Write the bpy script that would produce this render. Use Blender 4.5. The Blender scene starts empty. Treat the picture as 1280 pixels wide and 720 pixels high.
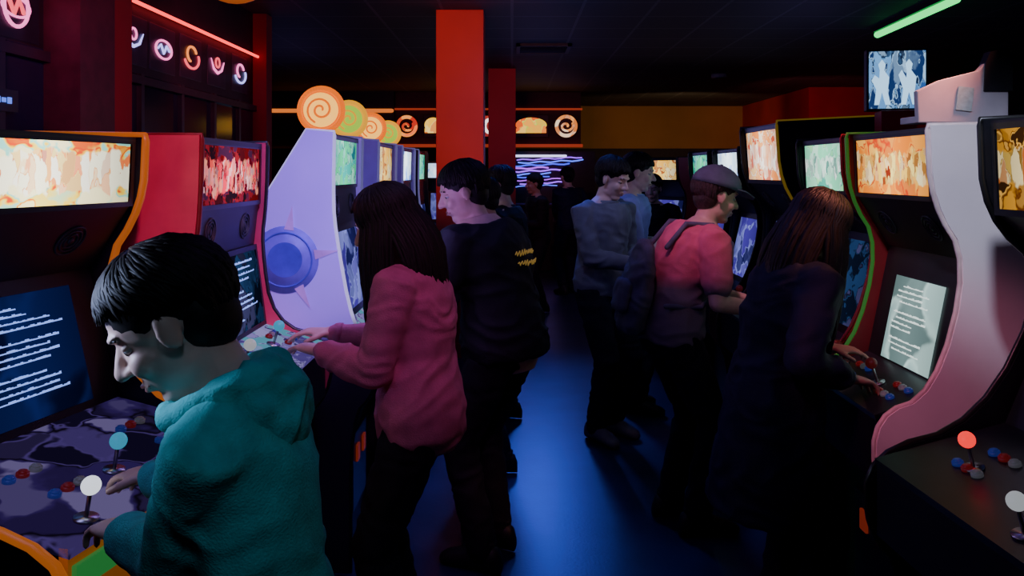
import bpy, bmesh, math, random
from mathutils import Vector, Matrix, noise
C = bpy.context.scene.collection
R = math.radians
V = Vector
rng = random.Random(7)

# ------------------------------------------------------------------ mesh builder
class MB:
    def __init__(s): s.v=[]; s.f=[]
    def add(s,vs,fs):
        b=len(s.v); s.v+= [V(p) for p in vs]; s.f+= [tuple(i+b for i in f) for f in fs]
    def box(s,c,d,rot=None):
        x,y,z=[k/2 for k in d]; pts=[V((a*x,b*y,e*z)) for a in(-1,1) for b in(-1,1) for e in(-1,1)]
        if rot: pts=[rot@p for p in pts]
        s.add([p+V(c) for p in pts],[(0,1,3,2),(4,6,7,5),(0,4,5,1),(2,3,7,6),(0,2,6,4),(1,5,7,3)])
    def prism_y(s,pts,y0,y1):       # polygon in x,z extruded along y
        n=len(pts); s.add([(p[0],y0,p[1]) for p in pts]+[(p[0],y1,p[1]) for p in pts],
            [tuple(range(n)),tuple(range(2*n-1,n-1,-1))]+[(i,i+n,(i+1)%n+n,(i+1)%n) for i in range(n)])
    def slab(s,a,b,t,y0,y1):
        e=V((b[0]-a[0],b[1]-a[1])).normalized(); n=V((e[1],-e[0]))*t
        s.prism_y([a,b,(b[0]-n[0],b[1]-n[1]),(a[0]-n[0],a[1]-n[1])],y0,y1)
    def loft(s,st,n=20):            # stations (center,u,v)
        b=len(s.v)
        for c,u,w in st:
            for k in range(n):
                t=2*math.pi*k/n; s.v.append(V(c)+V(u)*math.cos(t)+V(w)*math.sin(t))
        for i in range(len(st)-1):
            for k in range(n):
                a=b+i*n+k; d=b+i*n+(k+1)%n; s.f.append((a,d,d+n,a+n))
        s.f.append(tuple(b+k for k in range(n-1,-1,-1))); e=b+(len(st)-1)*n
        s.f.append(tuple(e+k for k in range(n)))
    def tube(s,pts,rad,n=10,rnd=True,closed=False):
        pts=[V(p) for p in pts]; m=len(pts)
        if not hasattr(rad,'__len__'): rad=[rad]*m
        T=[]
        for i in range(m):
            if closed: t=pts[(i+1)%m]-pts[i-1]
            else: t=pts[min(i+1,m-1)]-pts[max(i-1,0)]
            T.append(t.normalized())
        u=T[0].orthogonal().normalized(); st=[]
        for i in range(m):
            u=(u-T[i]*u.dot(T[i])).normalized(); w=T[i].cross(u); st.append((pts[i],u*rad[i],w*rad[i]))
        if closed:
            b=len(s.v)
            for c,uu,w in st:
                for k in range(n):
                    t=2*math.pi*k/n; s.v.append(c+uu*math.cos(t)+w*math.sin(t))
            for i in range(m):
                for k in range(n):
                    j=(i+1)%m; s.f.append((b+i*n+k,b+i*n+(k+1)%n,b+j*n+(k+1)%n,b+j*n+k))
            return
        if rnd:
            c,u0,w0=st[0]; c2,u1,w1=st[-1]; r0=rad[0]; r1=rad[-1]
            st=[(c-T[0]*r0*.92,u0*.38,w0*.38),(c-T[0]*r0*.6,u0*.8,w0*.8)]+st+[(c2+T[-1]*r1*.6,u1*.8,w1*.8),(c2+T[-1]*r1*.92,u1*.38,w1*.38)]
        s.loft(st,n)
    def ell(s,c,r,rot=None,n=18,m=12):
        b=len(s.v); c=V(c)
        def P(a,p):
            q=V((r[0]*math.sin(p)*math.cos(a),r[1]*math.sin(p)*math.sin(a),r[2]*math.cos(p)))
            return c+(rot@q if rot else q)
        s.v.append(P(0,0))
        for i in range(1,m):
            for k in range(n): s.v.append(P(2*math.pi*k/n,math.pi*i/m))
        s.v.append(P(0,math.pi)); l=len(s.v)-1
        for k in range(n):
            s.f.append((b,b+1+k,b+1+(k+1)%n)); s.f.append((l,b+1+(m-2)*n+(k+1)%n,b+1+(m-2)*n+k))
        for i in range(m-2):
            for k in range(n):
                a=b+1+i*n+k; d=b+1+i*n+(k+1)%n; s.f.append((a,a+n,d+n,d))
    def disc(s,c,r,t,axis,n=28):    # short cylinder
        c=V(c); ax=V(axis).normalized(); s.tube([c-ax*t/2,c+ax*t/2],r,n,False)
    def xf(s,M):
        s.v=[M@p for p in s.v]; return s
    def mesh(s,name,smooth=False,recalc=True):
        me=bpy.data.meshes.new(name); me.from_pydata([tuple(p) for p in s.v],[],s.f); me.update()
        if recalc:
            bm=bmesh.new(); bm.from_mesh(me); bmesh.ops.recalc_face_normals(bm,faces=bm.faces); bm.to_mesh(me); bm.free()
        if smooth: me.polygons.foreach_set('use_smooth',[True]*len(me.polygons))
        return me
    def build(s,name,mat,parent=None,smooth=False,bevel=0):
        me=s.mesh(name,smooth)
        if bevel:
            bm=bmesh.new(); bm.from_mesh(me)
            ed=[e for e in bm.edges if len(e.link_faces)==2 and e.calc_face_angle(0)>.6]
            bmesh.ops.bevel(bm,geom=ed,offset=bevel,segments=2,affect='EDGES',profile=.6); bm.to_mesh(me); bm.free()
        o=bpy.data.objects.new(name,me); C.objects.link(o)
        if mat: me.materials.append(mat)
        if parent: o.parent=parent
        return o

def fuse(mb,name,mat,parent,voxel=.006,it=3,wr=0,wscale=9):
    o=bpy.data.objects.new('tmp',mb.mesh('tmp')); C.objects.link(o)
    m=o.modifiers.new('r','REMESH'); m.mode='VOXEL'; m.voxel_size=voxel
    k=o.modifiers.new('s','SMOOTH'); k.factor=.5; k.iterations=it
    bpy.context.view_layer.update(); dg=bpy.context.evaluated_depsgraph_get()
    me=bpy.data.meshes.new_from_object(o.evaluated_get(dg)); bpy.data.objects.remove(o)
    if wr:
        nr=[v.normal.copy() for v in me.vertices]; off=V((rng.random()*9,rng.random()*9,0))
        for v,n in zip(me.vertices,nr):
            p=v.co; q=V((p.x*wscale,p.y*wscale,p.z*wscale*1.5))+off
            a=noise.noise(q+V((noise.noise(q*.6)*1.3,0,noise.noise(q*.7)*1.5))); b=noise.noise(q*2.3)
            v.co=p+n*wr*((1-abs(a)*3.2)*.8+b*.35)
    me.polygons.foreach_set('use_smooth',[True]*len(me.polygons)); me.name=name
    me.materials.clear(); me.materials.append(mat)
    o=bpy.data.objects.new(name,me); C.objects.link(o); o.parent=parent
    return o

def tag(o,label,cat,group=None):
    o['label']=label; o['category']=cat
    if group: o['group']=group
    return o
def empty(name,loc,rz=0):
    o=bpy.data.objects.new(name,None); C.objects.link(o); o.location=loc; o.rotation_euler=(0,0,rz); o.empty_display_size=.1
    return o
def struct(o): o['kind']='structure'; return o

# ------------------------------------------------------------------ materials
def nt(name):
    m=bpy.data.materials.new(name); m.use_nodes=True; n=m.node_tree; n.nodes.clear()
    out=n.nodes.new('ShaderNodeOutputMaterial'); return m,n,out
def L(n,a,b): n.links.new(a,b)
def M(name,col,rough=.6,es=0,ecol=None,var=.25,scale=12,metal=0,bump=0,bscale=200,spec=.5,low=None,zcut=1.1):
    m,n,out=nt(name); p=n.nodes.new('ShaderNodeBsdfPrincipled'); L(n,p.outputs[0],out.inputs[0])
    tc=n.nodes.new('ShaderNodeTexCoord'); nz=n.nodes.new('ShaderNodeTexNoise'); nz.inputs['Scale'].default_value=scale; nz.inputs['Detail'].default_value=4
    L(n,tc.outputs['Object'],nz.inputs['Vector'])
    r=n.nodes.new('ShaderNodeValToRGB'); r.color_ramp.elements[0].position=.3; r.color_ramp.elements[1].position=.7
    r.color_ramp.elements[0].color=tuple(c*(1-var) for c in col)+(1,); r.color_ramp.elements[1].color=tuple(min(1,c*(1+var)) for c in col)+(1,)
    L(n,nz.outputs['Fac'],r.inputs[0]); src=r.outputs[0]
    if es: p.inputs['Emission Color'].default_value=tuple(ecol or col)+(1,); p.inputs['Emission Strength'].default_value=es
    if low:                                   # second colour below a height
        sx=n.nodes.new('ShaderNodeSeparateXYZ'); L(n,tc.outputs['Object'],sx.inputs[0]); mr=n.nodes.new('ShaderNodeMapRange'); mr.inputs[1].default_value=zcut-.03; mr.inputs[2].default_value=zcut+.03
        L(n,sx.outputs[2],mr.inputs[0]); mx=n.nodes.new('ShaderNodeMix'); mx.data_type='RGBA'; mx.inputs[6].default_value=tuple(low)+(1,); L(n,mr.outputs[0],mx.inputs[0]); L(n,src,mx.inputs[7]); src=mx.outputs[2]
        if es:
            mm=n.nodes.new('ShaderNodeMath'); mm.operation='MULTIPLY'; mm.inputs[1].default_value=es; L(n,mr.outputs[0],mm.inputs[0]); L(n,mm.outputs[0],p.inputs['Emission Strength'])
    L(n,src,p.inputs['Base Color'])
    p.inputs['Roughness'].default_value=rough; p.inputs['Metallic'].default_value=metal; p.inputs['Specular IOR Level'].default_value=spec
    if bump:
        b=n.nodes.new('ShaderNodeTexNoise'); b.inputs['Scale'].default_value=bscale; L(n,tc.outputs['Object'],b.inputs['Vector'])
        u=n.nodes.new('ShaderNodeBump'); u.inputs['Strength'].default_value=bump; u.inputs['Distance'].default_value=.004
        L(n,b.outputs['Fac'],u.inputs['Height']); L(n,u.outputs[0],p.inputs['Normal'])
    return m
def art(name,pal,scale,es,seed=0,stretch=(1,1,1),core=True,title=None):
    """garish printed artwork that emits light itself; core brightens the middle as a tube behind would; title=(palette,z centre,half height,scale) adds a band of dense upright strokes"""
    m,n,out=nt(name); e=n.nodes.new('ShaderNodeEmission'); L(n,e.outputs[0],out.inputs[0]); e.inputs[1].default_value=es
    tc=n.nodes.new('ShaderNodeTexCoord')
    def layer(pal,scale,stretch,seed,dist,mode='EASE',smooth=.35):
        mp=n.nodes.new('ShaderNodeMapping'); L(n,tc.outputs['Object'],mp.inputs[0])
        mp.inputs['Location'].default_value=(seed*1.7,seed*.9,seed*2.3); mp.inputs['Scale'].default_value=stretch
        nz=n.nodes.new('ShaderNodeTexNoise'); nz.inputs['Scale'].default_value=scale*.8; nz.inputs['Detail'].default_value=3
        L(n,mp.outputs[0],nz.inputs['Vector'])
        mx=n.nodes.new('ShaderNodeMix'); mx.data_type='VECTOR'; mx.inputs[0].default_value=dist
        L(n,mp.outputs[0],mx.inputs[4]); L(n,nz.outputs['Color'],mx.inputs[5])
        vo=n.nodes.new('ShaderNodeTexVoronoi'); vo.feature='SMOOTH_F1'; vo.inputs['Smoothness'].default_value=smooth; vo.inputs['Scale'].default_value=scale; L(n,mx.outputs[1],vo.inputs['Vector'])
        sp=n.nodes.new('ShaderNodeSeparateColor'); L(n,vo.outputs['Color'],sp.inputs[0])
        r=n.nodes.new('ShaderNodeValToRGB'); r.color_ramp.interpolation=mode
        while len(r.color_ramp.elements)<len(pal): r.color_ramp.elements.new(.5)
        for i,c in enumerate(pal):
            r.color_ramp.elements[i].position=i/(len(pal)-1)*.7+.15; r.color_ramp.elements[i].color=tuple(c)+(1,)
        L(n,sp.outputs[0],r.inputs[0]); return r.outputs[0],nz
    c0,nz0=layer(pal,scale,stretch,seed,.16); src=c0
    sx=n.nodes.new('ShaderNodeSeparateXYZ'); L(n,tc.outputs['Object'],sx.inputs[0])
    if title:
        c1,_=layer(title[0],title[3],(1,1,.42),seed+5,.05,'LINEAR',.12)
        ns=n.nodes.new('ShaderNodeTexNoise'); ns.inputs['Scale'].default_value=22; L(n,tc.outputs['Object'],ns.inputs['Vector'])
        md=n.nodes.new('ShaderNodeMath'); md.operation='MULTIPLY_ADD'; md.inputs[1].default_value=.09; L(n,ns.outputs['Fac'],md.inputs[0]); L(n,sx.outputs[2],md.inputs[2])
        sb=n.nodes.new('ShaderNodeMath'); sb.operation='SUBTRACT'; sb.inputs[1].default_value=title[1]+.045; L(n,md.outputs[0],sb.inputs[0])
        ab2=n.nodes.new('ShaderNodeMath'); ab2.operation='ABSOLUTE'; L(n,sb.outputs[0],ab2.inputs[0])
        mk=n.nodes.new('ShaderNodeMapRange'); mk.inputs[1].default_value=title[2]-.004; mk.inputs[2].default_value=title[2]+.004; mk.inputs[3].default_value=1; mk.inputs[4].default_value=0; L(n,ab2.outputs[0],mk.inputs[0])
        mm=n.nodes.new('ShaderNodeMix'); mm.data_type='RGBA'; L(n,mk.outputs[0],mm.inputs[0]); L(n,c0,mm.inputs[6]); L(n,c1,mm.inputs[7]); src=mm.outputs[2]
    L(n,src,e.inputs[0])
    if core:
        ab=n.nodes.new('ShaderNodeMath'); ab.operation='ABSOLUTE'; L(n,sx.outputs[1],ab.inputs[0])
        mr=n.nodes.new('ShaderNodeMapRange'); mr.inputs[1].default_value=0; mr.inputs[2].default_value=.3; mr.inputs[3].default_value=es*1.7; mr.inputs[4].default_value=es*.55; L(n,ab.outputs[0],mr.inputs[0]); L(n,mr.outputs[0],e.inputs[1])
    return m
def glow(name,col,es):
    return M(name,tuple(c*.3 for c in col),.4,es,col,var=.05)

BLACK=M('black_laminate',(.012,.012,.018),.42)
DARK=M('dark_plastic',(.018,.018,.028),.35)
CHROME=M('steel',(.5,.5,.52),.3,metal=1)
TRIMB=M('black_trim',(.02,.02,.02),.3)
SKIN=M('skin',(.72,.48,.40),.5,var=.08,scale=25)
SKIN2=M('skin_tan',(.48,.27,.19),.5,var=.08,scale=25)
HAIR=M('dark_hair',(.010,.007,.008),.6,var=.5,scale=90,spec=.3)
HAIRB=M('brown_hair',(.03,.02,.02),.55,var=.5,scale=90,spec=.3)
HAIRG=M('ash_brown_hair',(.06,.04,.04),.5,var=.5,scale=90,spec=.4)
HAIRD=M('dark_ash_hair',(.026,.018,.020),.5,var=.4,scale=90,spec=.4)
EYE=M('eye_white',(.4,.4,.4),.3,var=.02); IRIS=M('iris',(.02,.012,.01),.15,var=.1)
LIP=M('lips',(.42,.16,.14),.45,var=.1)

# ------------------------------------------------------------------ people
def ik(a,b,l1,l2,pole):
    d=b-a; Ln=min(d.length,(l1+l2)*.992); dn=d.normalized(); b=a+dn*Ln
    x=(l1*l1-l2*l2+Ln*Ln)/(2*Ln); h=math.sqrt(max(l1*l1-x*x,0)); p=(pole-dn*pole.dot(dn)).normalized()
    return a+dn*x+p*h, b
def hand(mb,w,f,nrm,side,s,curl):
    f=f.normalized(); nrm=(nrm-f*nrm.dot(f)).normalized(); t=nrm.cross(f)*side
    mb.loft([(w-f*.03*s,t*.026*s,nrm*.022*s),(w,t*.027*s,nrm*.019*s),(w+f*.035*s,t*.037*s,nrm*.017*s),(w+f*.07*s,t*.042*s,nrm*.014*s),(w+f*.093*s,t*.038*s,nrm*.010*s)],16)
    for k,(o,ln,sp) in enumerate([(.031,.068,.16),(.0105,.078,.05),(-.0105,.072,-.06),(-.031,.056,-.18)]):
        p=w+f*.085*s+t*o*s; d=(f+t*sp).normalized(); pts=[p]; a=curl*(.8+.12*k)
        for seg in (.45,.3,.25):
            fd=d.dot(nrm); e=(d-nrm*fd).normalized(); ang=math.atan2(-fd,d.dot(e))+a; d=e*math.cos(ang)-nrm*math.sin(ang)
            p=p+d*ln*seg*s; pts.append(p)
        mb.tube(pts,[.0092*s,.0088*s,.008*s,.0068*s],8)
    p=w+f*.022*s+t*.026*s; d=(f*.75+t*.75-nrm*.35).normalized(); q=p+d*.042*s; d2=(f*.95+t*.3-nrm*.4).normalized()
    mb.tube([p,q,q+d2*.032*s],[.0125*s,.0108*s,.0085*s],8)

def person(label,H,x,y,yaw,lean,hp,hy,hands,top,bottom,shoe,hair=('short',HAIR,0),skin=SKIN,fem=False,hs=1,
           sleeve='long',hood=False,feet=((-.02,.1),(.06,-.1)),voxel=.006,bulk=0,face=True,curl=.35,hem=-.1,group=None,topname='jacket',elbow=None,wd=1,skirt=False,inf0=.026,ha=1):
    root=tag(empty('person',(x,y,0),R(yaw)),label,'person',group)
    bpy.context.view_layer.update(); inv=(Matrix.Translation((x,y,0))@Matrix.Rotation(R(yaw),4,'Z')).inverted()
    s=H/1.7; lean=R(lean); P=V((-.25*math.sin(lean)*s,0,.925*s))
    def spine(t):                       # curved spine, leaning more towards the shoulders
        a=lean*(.55+.9*max(t,0)/.52); return P+V((math.sin(a),0,math.cos(a)))*t*s, a
    N,an=spine(.50); fw=lambda a:V((math.cos(a),0,-math.sin(a))); up=lambda a:V((math.sin(a),0,math.cos(a)))
    yv=V((0,1,0)); sw=(.165 if fem else .185)*wd
    prof=[(-.13,.11,.085),(-.07,.16,.11),(0,.168,.118),(.09,.152,.105),(.18,.135,.095),(.28,.15,.105),(.37,.168,.112),(.43,.165,.098),(.475,.12,.075),(.51,.065,.06)]
    if fem: prof=[(-.13,.11,.085),(-.07,.165,.11),(0,.17,.115),(.09,.145,.098),(.18,.12,.085),(.28,.135,.108),(.37,.152,.105),(.43,.148,.088),(.475,.105,.068),(.51,.055,.052)]
    def torso(mb,inf,t0,t1,sk=False):
        st=[]
        for t,w,d in ([(-.40,.20,.155),(-.25,.19,.14),(-.12,.175,.125)] if sk else [])+prof:
            if sk and (-.14<t<-.05) and w<.17: continue
            if not sk and (t<t0-.001): continue
            if t>t1+.001: continue
            c,a=spine(t); st.append((c,yv*(w*wd+inf+bulk*.5)*s,fw(a)*(d*(.5+.5*wd)+inf+bulk)*s))
        mb.loft(st,28)
    NT=N+up(an*.9)*.035*s
    rot=(Matrix.Rotation(R(hy),3,'Z')@Matrix.Rotation(R(hp),3,'Y'))
    hsz=s*hs; Hc=NT+rot@V((.022,0,.10))*hsz
    MH=Matrix.Translation(Hc)@rot.to_4x4()@Matrix.Scale(hsz,4)
    body=MB(); torso(body,-.006,-.13,.51)
    hd=MB()
    hd.ell((-.012,0,.03),(.098,.076,.09)); hd.ell((.022,0,-.03),(.068,.059,.088)); hd.ell((.05,0,-.098),(.032,.034,.022))
    hd.ell((.008,0,-.07),(.062,.056,.045))
    hd.tube([(.082,0,.018),(.098,0,-.008),(.108,0,-.026)],[.007,.010,.0135],10); hd.ell((.095,.011,-.03),(.011,.009,.008)); hd.ell((.095,-.011,-.03),(.011,.009,.008))
    hd.ell((.078,0,.030),(.014,.048,.010)); hd.ell((.078,0,-.064),(.017,.024,.016))
    for q in (-1,1):
        hd.ell((-.004,q*.077,-.008),(.019,.008,.031),Matrix.Rotation(q*.25,3,'Z')); hd.ell((.06,q*.036,-.03),(.025,.02,.025))
    hd.xf(MH); b=len(body.v); body.v+=hd.v; body.f+=[tuple(i+b for i in f) for f in hd.f]
    body.tube([N-up(an)*.05*s,N+up(an)*.01*s,Hc-(rot@V((.015,0,.06)))*hsz],[.06*s,.052*s,.050*s],16)
    arms=[]
    for q,tg in zip((1,-1),hands):
        sc,_=spine(.435); S=sc+yv*q*sw*s; Wt=inv@V(tg)
        pole=V((-.35,q*.35,-1)) if elbow is None else V((elbow[0],q*elbow[1],elbow[2]))
        E,Wr=ik(S,Wt,.285*s,.25*s,pole)
        body.tube([S-yv*q*.03*s,S,S.lerp(E,.5),E],[.05*s,.053*s,.046*s,.039*s],14); body.tube([E,E.lerp(Wr,.35),Wr],[.039*s,.039*s,.026*s],14)
        fd=(Wr-E).normalized(); f=(fd+V((fd.x,fd.y,0)).normalized()*.6) if Wr.z>.7 else fd
        nrm=V((0,0,1)) if Wr.z>.8*s else V((0,q,0)); 
        hand(body,Wr,f,nrm,1 if q<0 else -1,s*(1.0 if H>1.55 else .97),curl)
        arms.append((S,E,Wr,q))
    legs=[]
    for q,(fx,fy) in zip((1,-1),feet):
        hp_=P+V((0,q*.09*s,-.03*s)); A=V((fx*s,fy*s,.085*s)); K,A=ik(hp_,A,.43*s,.42*s,V((1,q*.12,0)))
        body.tube([hp_,hp_.lerp(K,.5),K],[.088*s,.074*s,.055*s],16); body.tube([K,K.lerp(A,.35),A],[.055*s,.052*s,.036*s],14)
        body.tube([A+V((-.04*s,0,-.045*s)),A+V((.15*s,q*.01,-.055*s))],[.034*s,.026*s],12); legs.append((hp_,K,A,q))
    fuse(body,'body',skin,root,voxel,2)
    # clothing
    j=MB(); torso(j,inf0,hem,.475,skirt)
    for S,E,Wr,q in arms:
        if sleeve=='long':
            j.tube([S-yv*q*.05*s,S-yv*q*.004,S.lerp(E,.5),E],[(.062)*s,(.068+bulk*.4)*s,(.060+bulk*.3)*s,(.056+bulk*.2)*s],16)
            j.tube([E,E.lerp(Wr,.5),E.lerp(Wr,.88)],[(.056+bulk*.2)*s,(.051+bulk*.3)*s,.042*s],16)
        else:
            j.tube([S-yv*q*.05*s,S,S.lerp(E,.72)],[.06*s,.070*s,.066*s],16)
    fuse(j,topname,top,root,.008,4,.006 if bulk<.01 else .0078,8)
    if sleeve=='long':
        for S,E,Wr,q in arms:
            c=MB(); a=E.lerp(Wr,.84); e=E.lerp(Wr,.95); c.tube([a,a.lerp(e,.5),e],[.040*s,.039*s,.036*s],18,False); c.build('cuff',top,root,True)
    tr=MB(); st=[]
    for t,w,d in prof:
        if t<.1: cc,a=spine(t); st.append((cc,yv*(w*wd+.016)*s,fw(a)*(d*(.5+.5*wd)+.016)*s))
    tr.loft(st,24)
    for hp_,K,A,q in legs:
        tr.tube([hp_,hp_.lerp(K,.5),K,K.lerp(A,.5),A+V((0,0,.005))],[.102*s,.09*s,.074*s,.068*s,.062*s],16,True)
    fuse(tr,'trousers',bottom,root,.010,4,.006,8)
    for hp_,K,A,q in legs:
        sh=MB(); g=[]
        for xx,w,h in ((-.085,.022,.03),(-.07,.036,.05),(-.02,.042,.06),(.05,.044,.045),(.11,.049,.035),(.16,.042,.027),(.185,.02,.018)):
            g.append((V((A.x+xx*s,A.y+q*max(0,xx)*.1,(h+.004)*s)),V((0,w*s,0)),V((0,0,h*s))))
        sh.loft(g,16); sh.tube([(A.x-.01*s,A.y,.07*s),(A.x-.015*s,A.y,.13*s)],[.045*s,.046*s],14,False)
        sh.build('shoe',shoe,root,True)
    # face
    if face:
        for q in (-1,1):
            e=MB(); e.ell((.0645,q*.030,.003),(.0125,.013,.009)); e.xf(MH); eo=e.build('eye',EYE,root,True)
            i=MB(); i.disc((.0765,q*.030,.001),.0055,.002,(1,q*.15,-.1),14); i.xf(MH); i.build('iris',IRIS,eo,True)
            l=MB(); l.ell((.0635,q*.030,.008),(.0148,.015,.0075)); l.xf(MH); l.build('eyelid',skin,eo,True)
            b=MB(); b.tube([(.084,q*.014,.026),(.085,q*.030,.031),(.073,q*.048,.026)],[.003,.0035,.002],6); b.xf(MH); b.build('eyebrow',hair[1],root,True)
        l=MB(); l.tube([(.080,-.021,-.064),(.0925,-.008,-.060),(.0925,.008,-.060),(.080,.021,-.064)],[.003,.0045,.0045,.003],8); l.tube([(.081,-.019,-.067),(.092,0,-.070),(.081,.019,-.067)],[.003,.0055,.003],8)
        l.xf(MH); l.build('lips',LIP,root,True)
    # hair
    style,hm,hl=hair
    h=MB(); cap=MB(); cap.ell((-.02,0,.042),(.102,.083,.087)); cap.ell((-.048,0,-.012),(.06,.073,.076)); cap.xf(MH)
    h.v=cap.v; h.f=cap.f
    rl=random.Random(int(abs(x*1000)+H*77))
    nl=520 if style!='long' else 460
    for k in range(nl):
        a=rl.uniform(-math.pi,math.pi); aa=abs(a); p0=R(rl.uniform(0,55))
        long_=False
        if style=='long':
            pe=R(66) if aa<R(32) else R(102); long_=aa>=R(38)
        else:
            if aa<R(48): pe=R(70+rl.uniform(-10,8)*ha)
            elif aa<R(80): pe=R(82+rl.uniform(-8,8)*ha)
            elif aa<R(112): pe=R((94 if ha==1 else 97)+rl.uniform(-8,8)*ha)
            else: pe=R(138+rl.uniform(-12,8)*ha)
        pts=[]; kk=rl.uniform(1.0,1.07); tw=rl.uniform(-.25,.25)+(.35 if ha!=1 else 0)
        for i in range(6):
            p=p0+(pe-p0)*i/5; az=a+tw*i/5; lift=1+(rl.uniform(.0,.05) if i==5 and not long_ else 0)
            q=V((-.018+.104*kk*lift*math.sin(p)*math.cos(az),.086*kk*lift*math.sin(p)*math.sin(az),.034+.094*kk*math.cos(p)))
            pts.append(MH@q)
        rad=[.003,.0052,.0062,.006,.0048,.0012 if not long_ else .0065]
        if long_:
            last=pts[-1]; dn=-up(an*.8); back=-1 if aa>R(95) else .1
            ln=hl*rl.uniform(.8,1.0)*s; n=6
            for i in range(1,n+1):
                t=i/n; o=min(1,t*1.8)
                q=last+dn*ln*t+V((back*.075*math.sin(o*1.57),(1 if a>0 else -1)*(.028*math.sin(t*2.6)),0))*s+V((rl.uniform(-1,1),rl.uniform(-1,1),0))*.003
                pts.append(q); rad.append(.0085*(1-t*.75)+.001)
        h.tube(pts,[r*hsz for r in rad],5,False)
    h.build('hair',hm,root,True)
    if hood:
        g=MB(); cpts=[]; rr=[]
        for k in range(20):
            a=2*math.pi*k/20; bk=(1-math.cos(a))/2
            cpts.append(N+V((.008,0,-.01))*s+fw(an*.6)*math.cos(a)*(.076+.010*bk)*s+yv*math.sin(a)*.080*s+up(an*.4)*(.012*bk-.03*(1-bk))*s); rr.append((.018+.020*bk)*s)
        g.tube(cpts,rr,12,closed=True)
        g.ell(N+V((-.095,0,-.05))*s,(.048*s,.09*s,.075*s)); g.ell(N+V((-.085,0,-.01))*s,(.05*s,.09*s,.036*s)); g.ell(N+V((-.07,.065,-.03))*s,(.045*s,.04*s,.045*s)); g.ell(N+V((-.07,-.065,-.03))*s,(.045*s,.04*s,.045*s))
        fuse(g,'hood',top,root,.006,3,.007,13)
    else:
        g=MB(); cp=[]
        for k in range(20):
            a=2*math.pi*k/20; cp.append(N+V((.004,0,-.022))*s+fw(an)*math.cos(a)*.066*s+yv*math.sin(a)*.072*s)
        g.tube(cp,.015*s,8,closed=True); g.build('collar',top,root,True)
    return root,MH,spine,s,N,up,fw,arms

TEAL=M('teal_fleece',(.045,.44,.42),.9,var=.2,scale=30,bump=.5,bscale=260)
PINK=M('pink_fleece',(.60,.16,.30),.9,var=.15,scale=20,bump=.4,bscale=240)
BLKC=M('black_cotton',(.010,.011,.020),.8,var=.3,bump=.3,spec=.35)
NAVY=M('navy_cotton',(.006,.010,.045),.75,var=.3,bump=.3,spec=.35)
GREY=M('grey_knit',(.15,.16,.23),.9,var=.2,bump=.4)
BLUET=M('pale_blue_cotton',(.28,.28,.62),.85,var=.15,bump=.3)
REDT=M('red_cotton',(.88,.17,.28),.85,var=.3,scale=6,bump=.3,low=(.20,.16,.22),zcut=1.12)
DENIM=M('dark_denim',(.014,.017,.035),.85,var=.3,bump=.4,spec=.3)
OLIVE=M('slate_canvas',(.12,.13,.22),.8,var=.3,bump=.4)
SHOE=M('dark_shoe',(.015,.015,.02),.5); WSHOE=M('grey_shoe',(.12,.12,.16),.5)
CAPM=M('grey_blue_cap_cloth',(.10,.13,.20),.85,bump=.3)

person('child in teal hooded sweatshirt bent over the controls of the yellow marquee machine',1.54,-.385,1.21,184,7,35,10,
  [(-.66,1.36,.985),(-.72,1.60,.99)],TEAL,DENIM,SHOE,hood=True,hs=1.0,voxel=.0045,bulk=-.012,curl=.42,topname='hoodie',wd=.80,elbow=(-.1,.02,-1),ha=.6)
person('person with long dark hair in pink jacket playing beside the purple machine',1.59,-.305,2.52,176,5,24,8,
  [(-.60,2.50,1.04),(-.62,2.74,1.05)],PINK,BLKC,SHOE,hair=('long',HAIR,.36),fem=True,bulk=.010,feet=((.0,.1),(.04,-.1)),hem=-.13)
p3=person('person in black jacket with small gold lettering on the back, leaning towards the purple machine',1.69,-.07,3.3,150,11,20,38,
  [(-.46,3.30,.98),(-.40,3.62,.98)],BLKC,BLKC,SHOE,bulk=.030,feet=((.0,.1),(.05,-.1)))
person('dark haired person half hidden behind the black jacket, facing the left row',1.60,-.07,4.35,180,7,16,4,
  [(-.46,4.3,1.0),(-.46,4.55,1.0)],BLKC,DENIM,SHOE,skin=SKIN2)
person('person in dark top beyond the black jacket, beside the first column',1.66,-.02,5.3,170,4,8,0,
  [(-.42,5.3,1.0),(-.42,5.55,1.0)],BLKC,DENIM,SHOE,hair=('short',HAIRB,0))
person('standing person in grey sweatshirt and dark jeans looking down with hands together in the aisle',1.72,.55,4.85,-52,2,22,14,
  [(.78,4.76,1.08),(.70,4.60,1.07)],GREY,DENIM,WSHOE,elbow=(-.5,.35,-1),topname='sweatshirt',feet=((.0,.09),(.04,-.09)))
person('person in pale blue t-shirt facing right behind the grey sweatshirt',1.75,.79,5.42,-15,3,12,0,
  [(1.08,5.48,1.12),(1.06,5.20,1.12)],BLUET,DENIM,SHOE,sleeve='short',topname='t_shirt')
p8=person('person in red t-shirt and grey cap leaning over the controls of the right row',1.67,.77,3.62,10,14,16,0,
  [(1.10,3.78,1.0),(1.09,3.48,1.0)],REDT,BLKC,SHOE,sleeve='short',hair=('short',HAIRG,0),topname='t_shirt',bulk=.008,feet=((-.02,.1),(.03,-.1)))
p9=person('person with long dark ash hair in navy coat bent towards the white sided machine',1.58,.905,2.66,8,9,26,0,
  [(1.12,2.82,.98),(1.06,2.52,.95)],NAVY,BLKC,SHOE,hair=('long',HAIRD,.44),fem=True,bulk=.022,skin=SKIN2,topname='coat',skirt=True,feet=((-.02,.08),(.03,-.08)))
person('small dark dressed person standing beyond the pale blue t-shirt',1.6,1.22,6.9,-110,3,12,0,
  [(1.3,6.6,1.0),(1.1,6.6,1.0)],BLKC,DENIM,SHOE)
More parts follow.
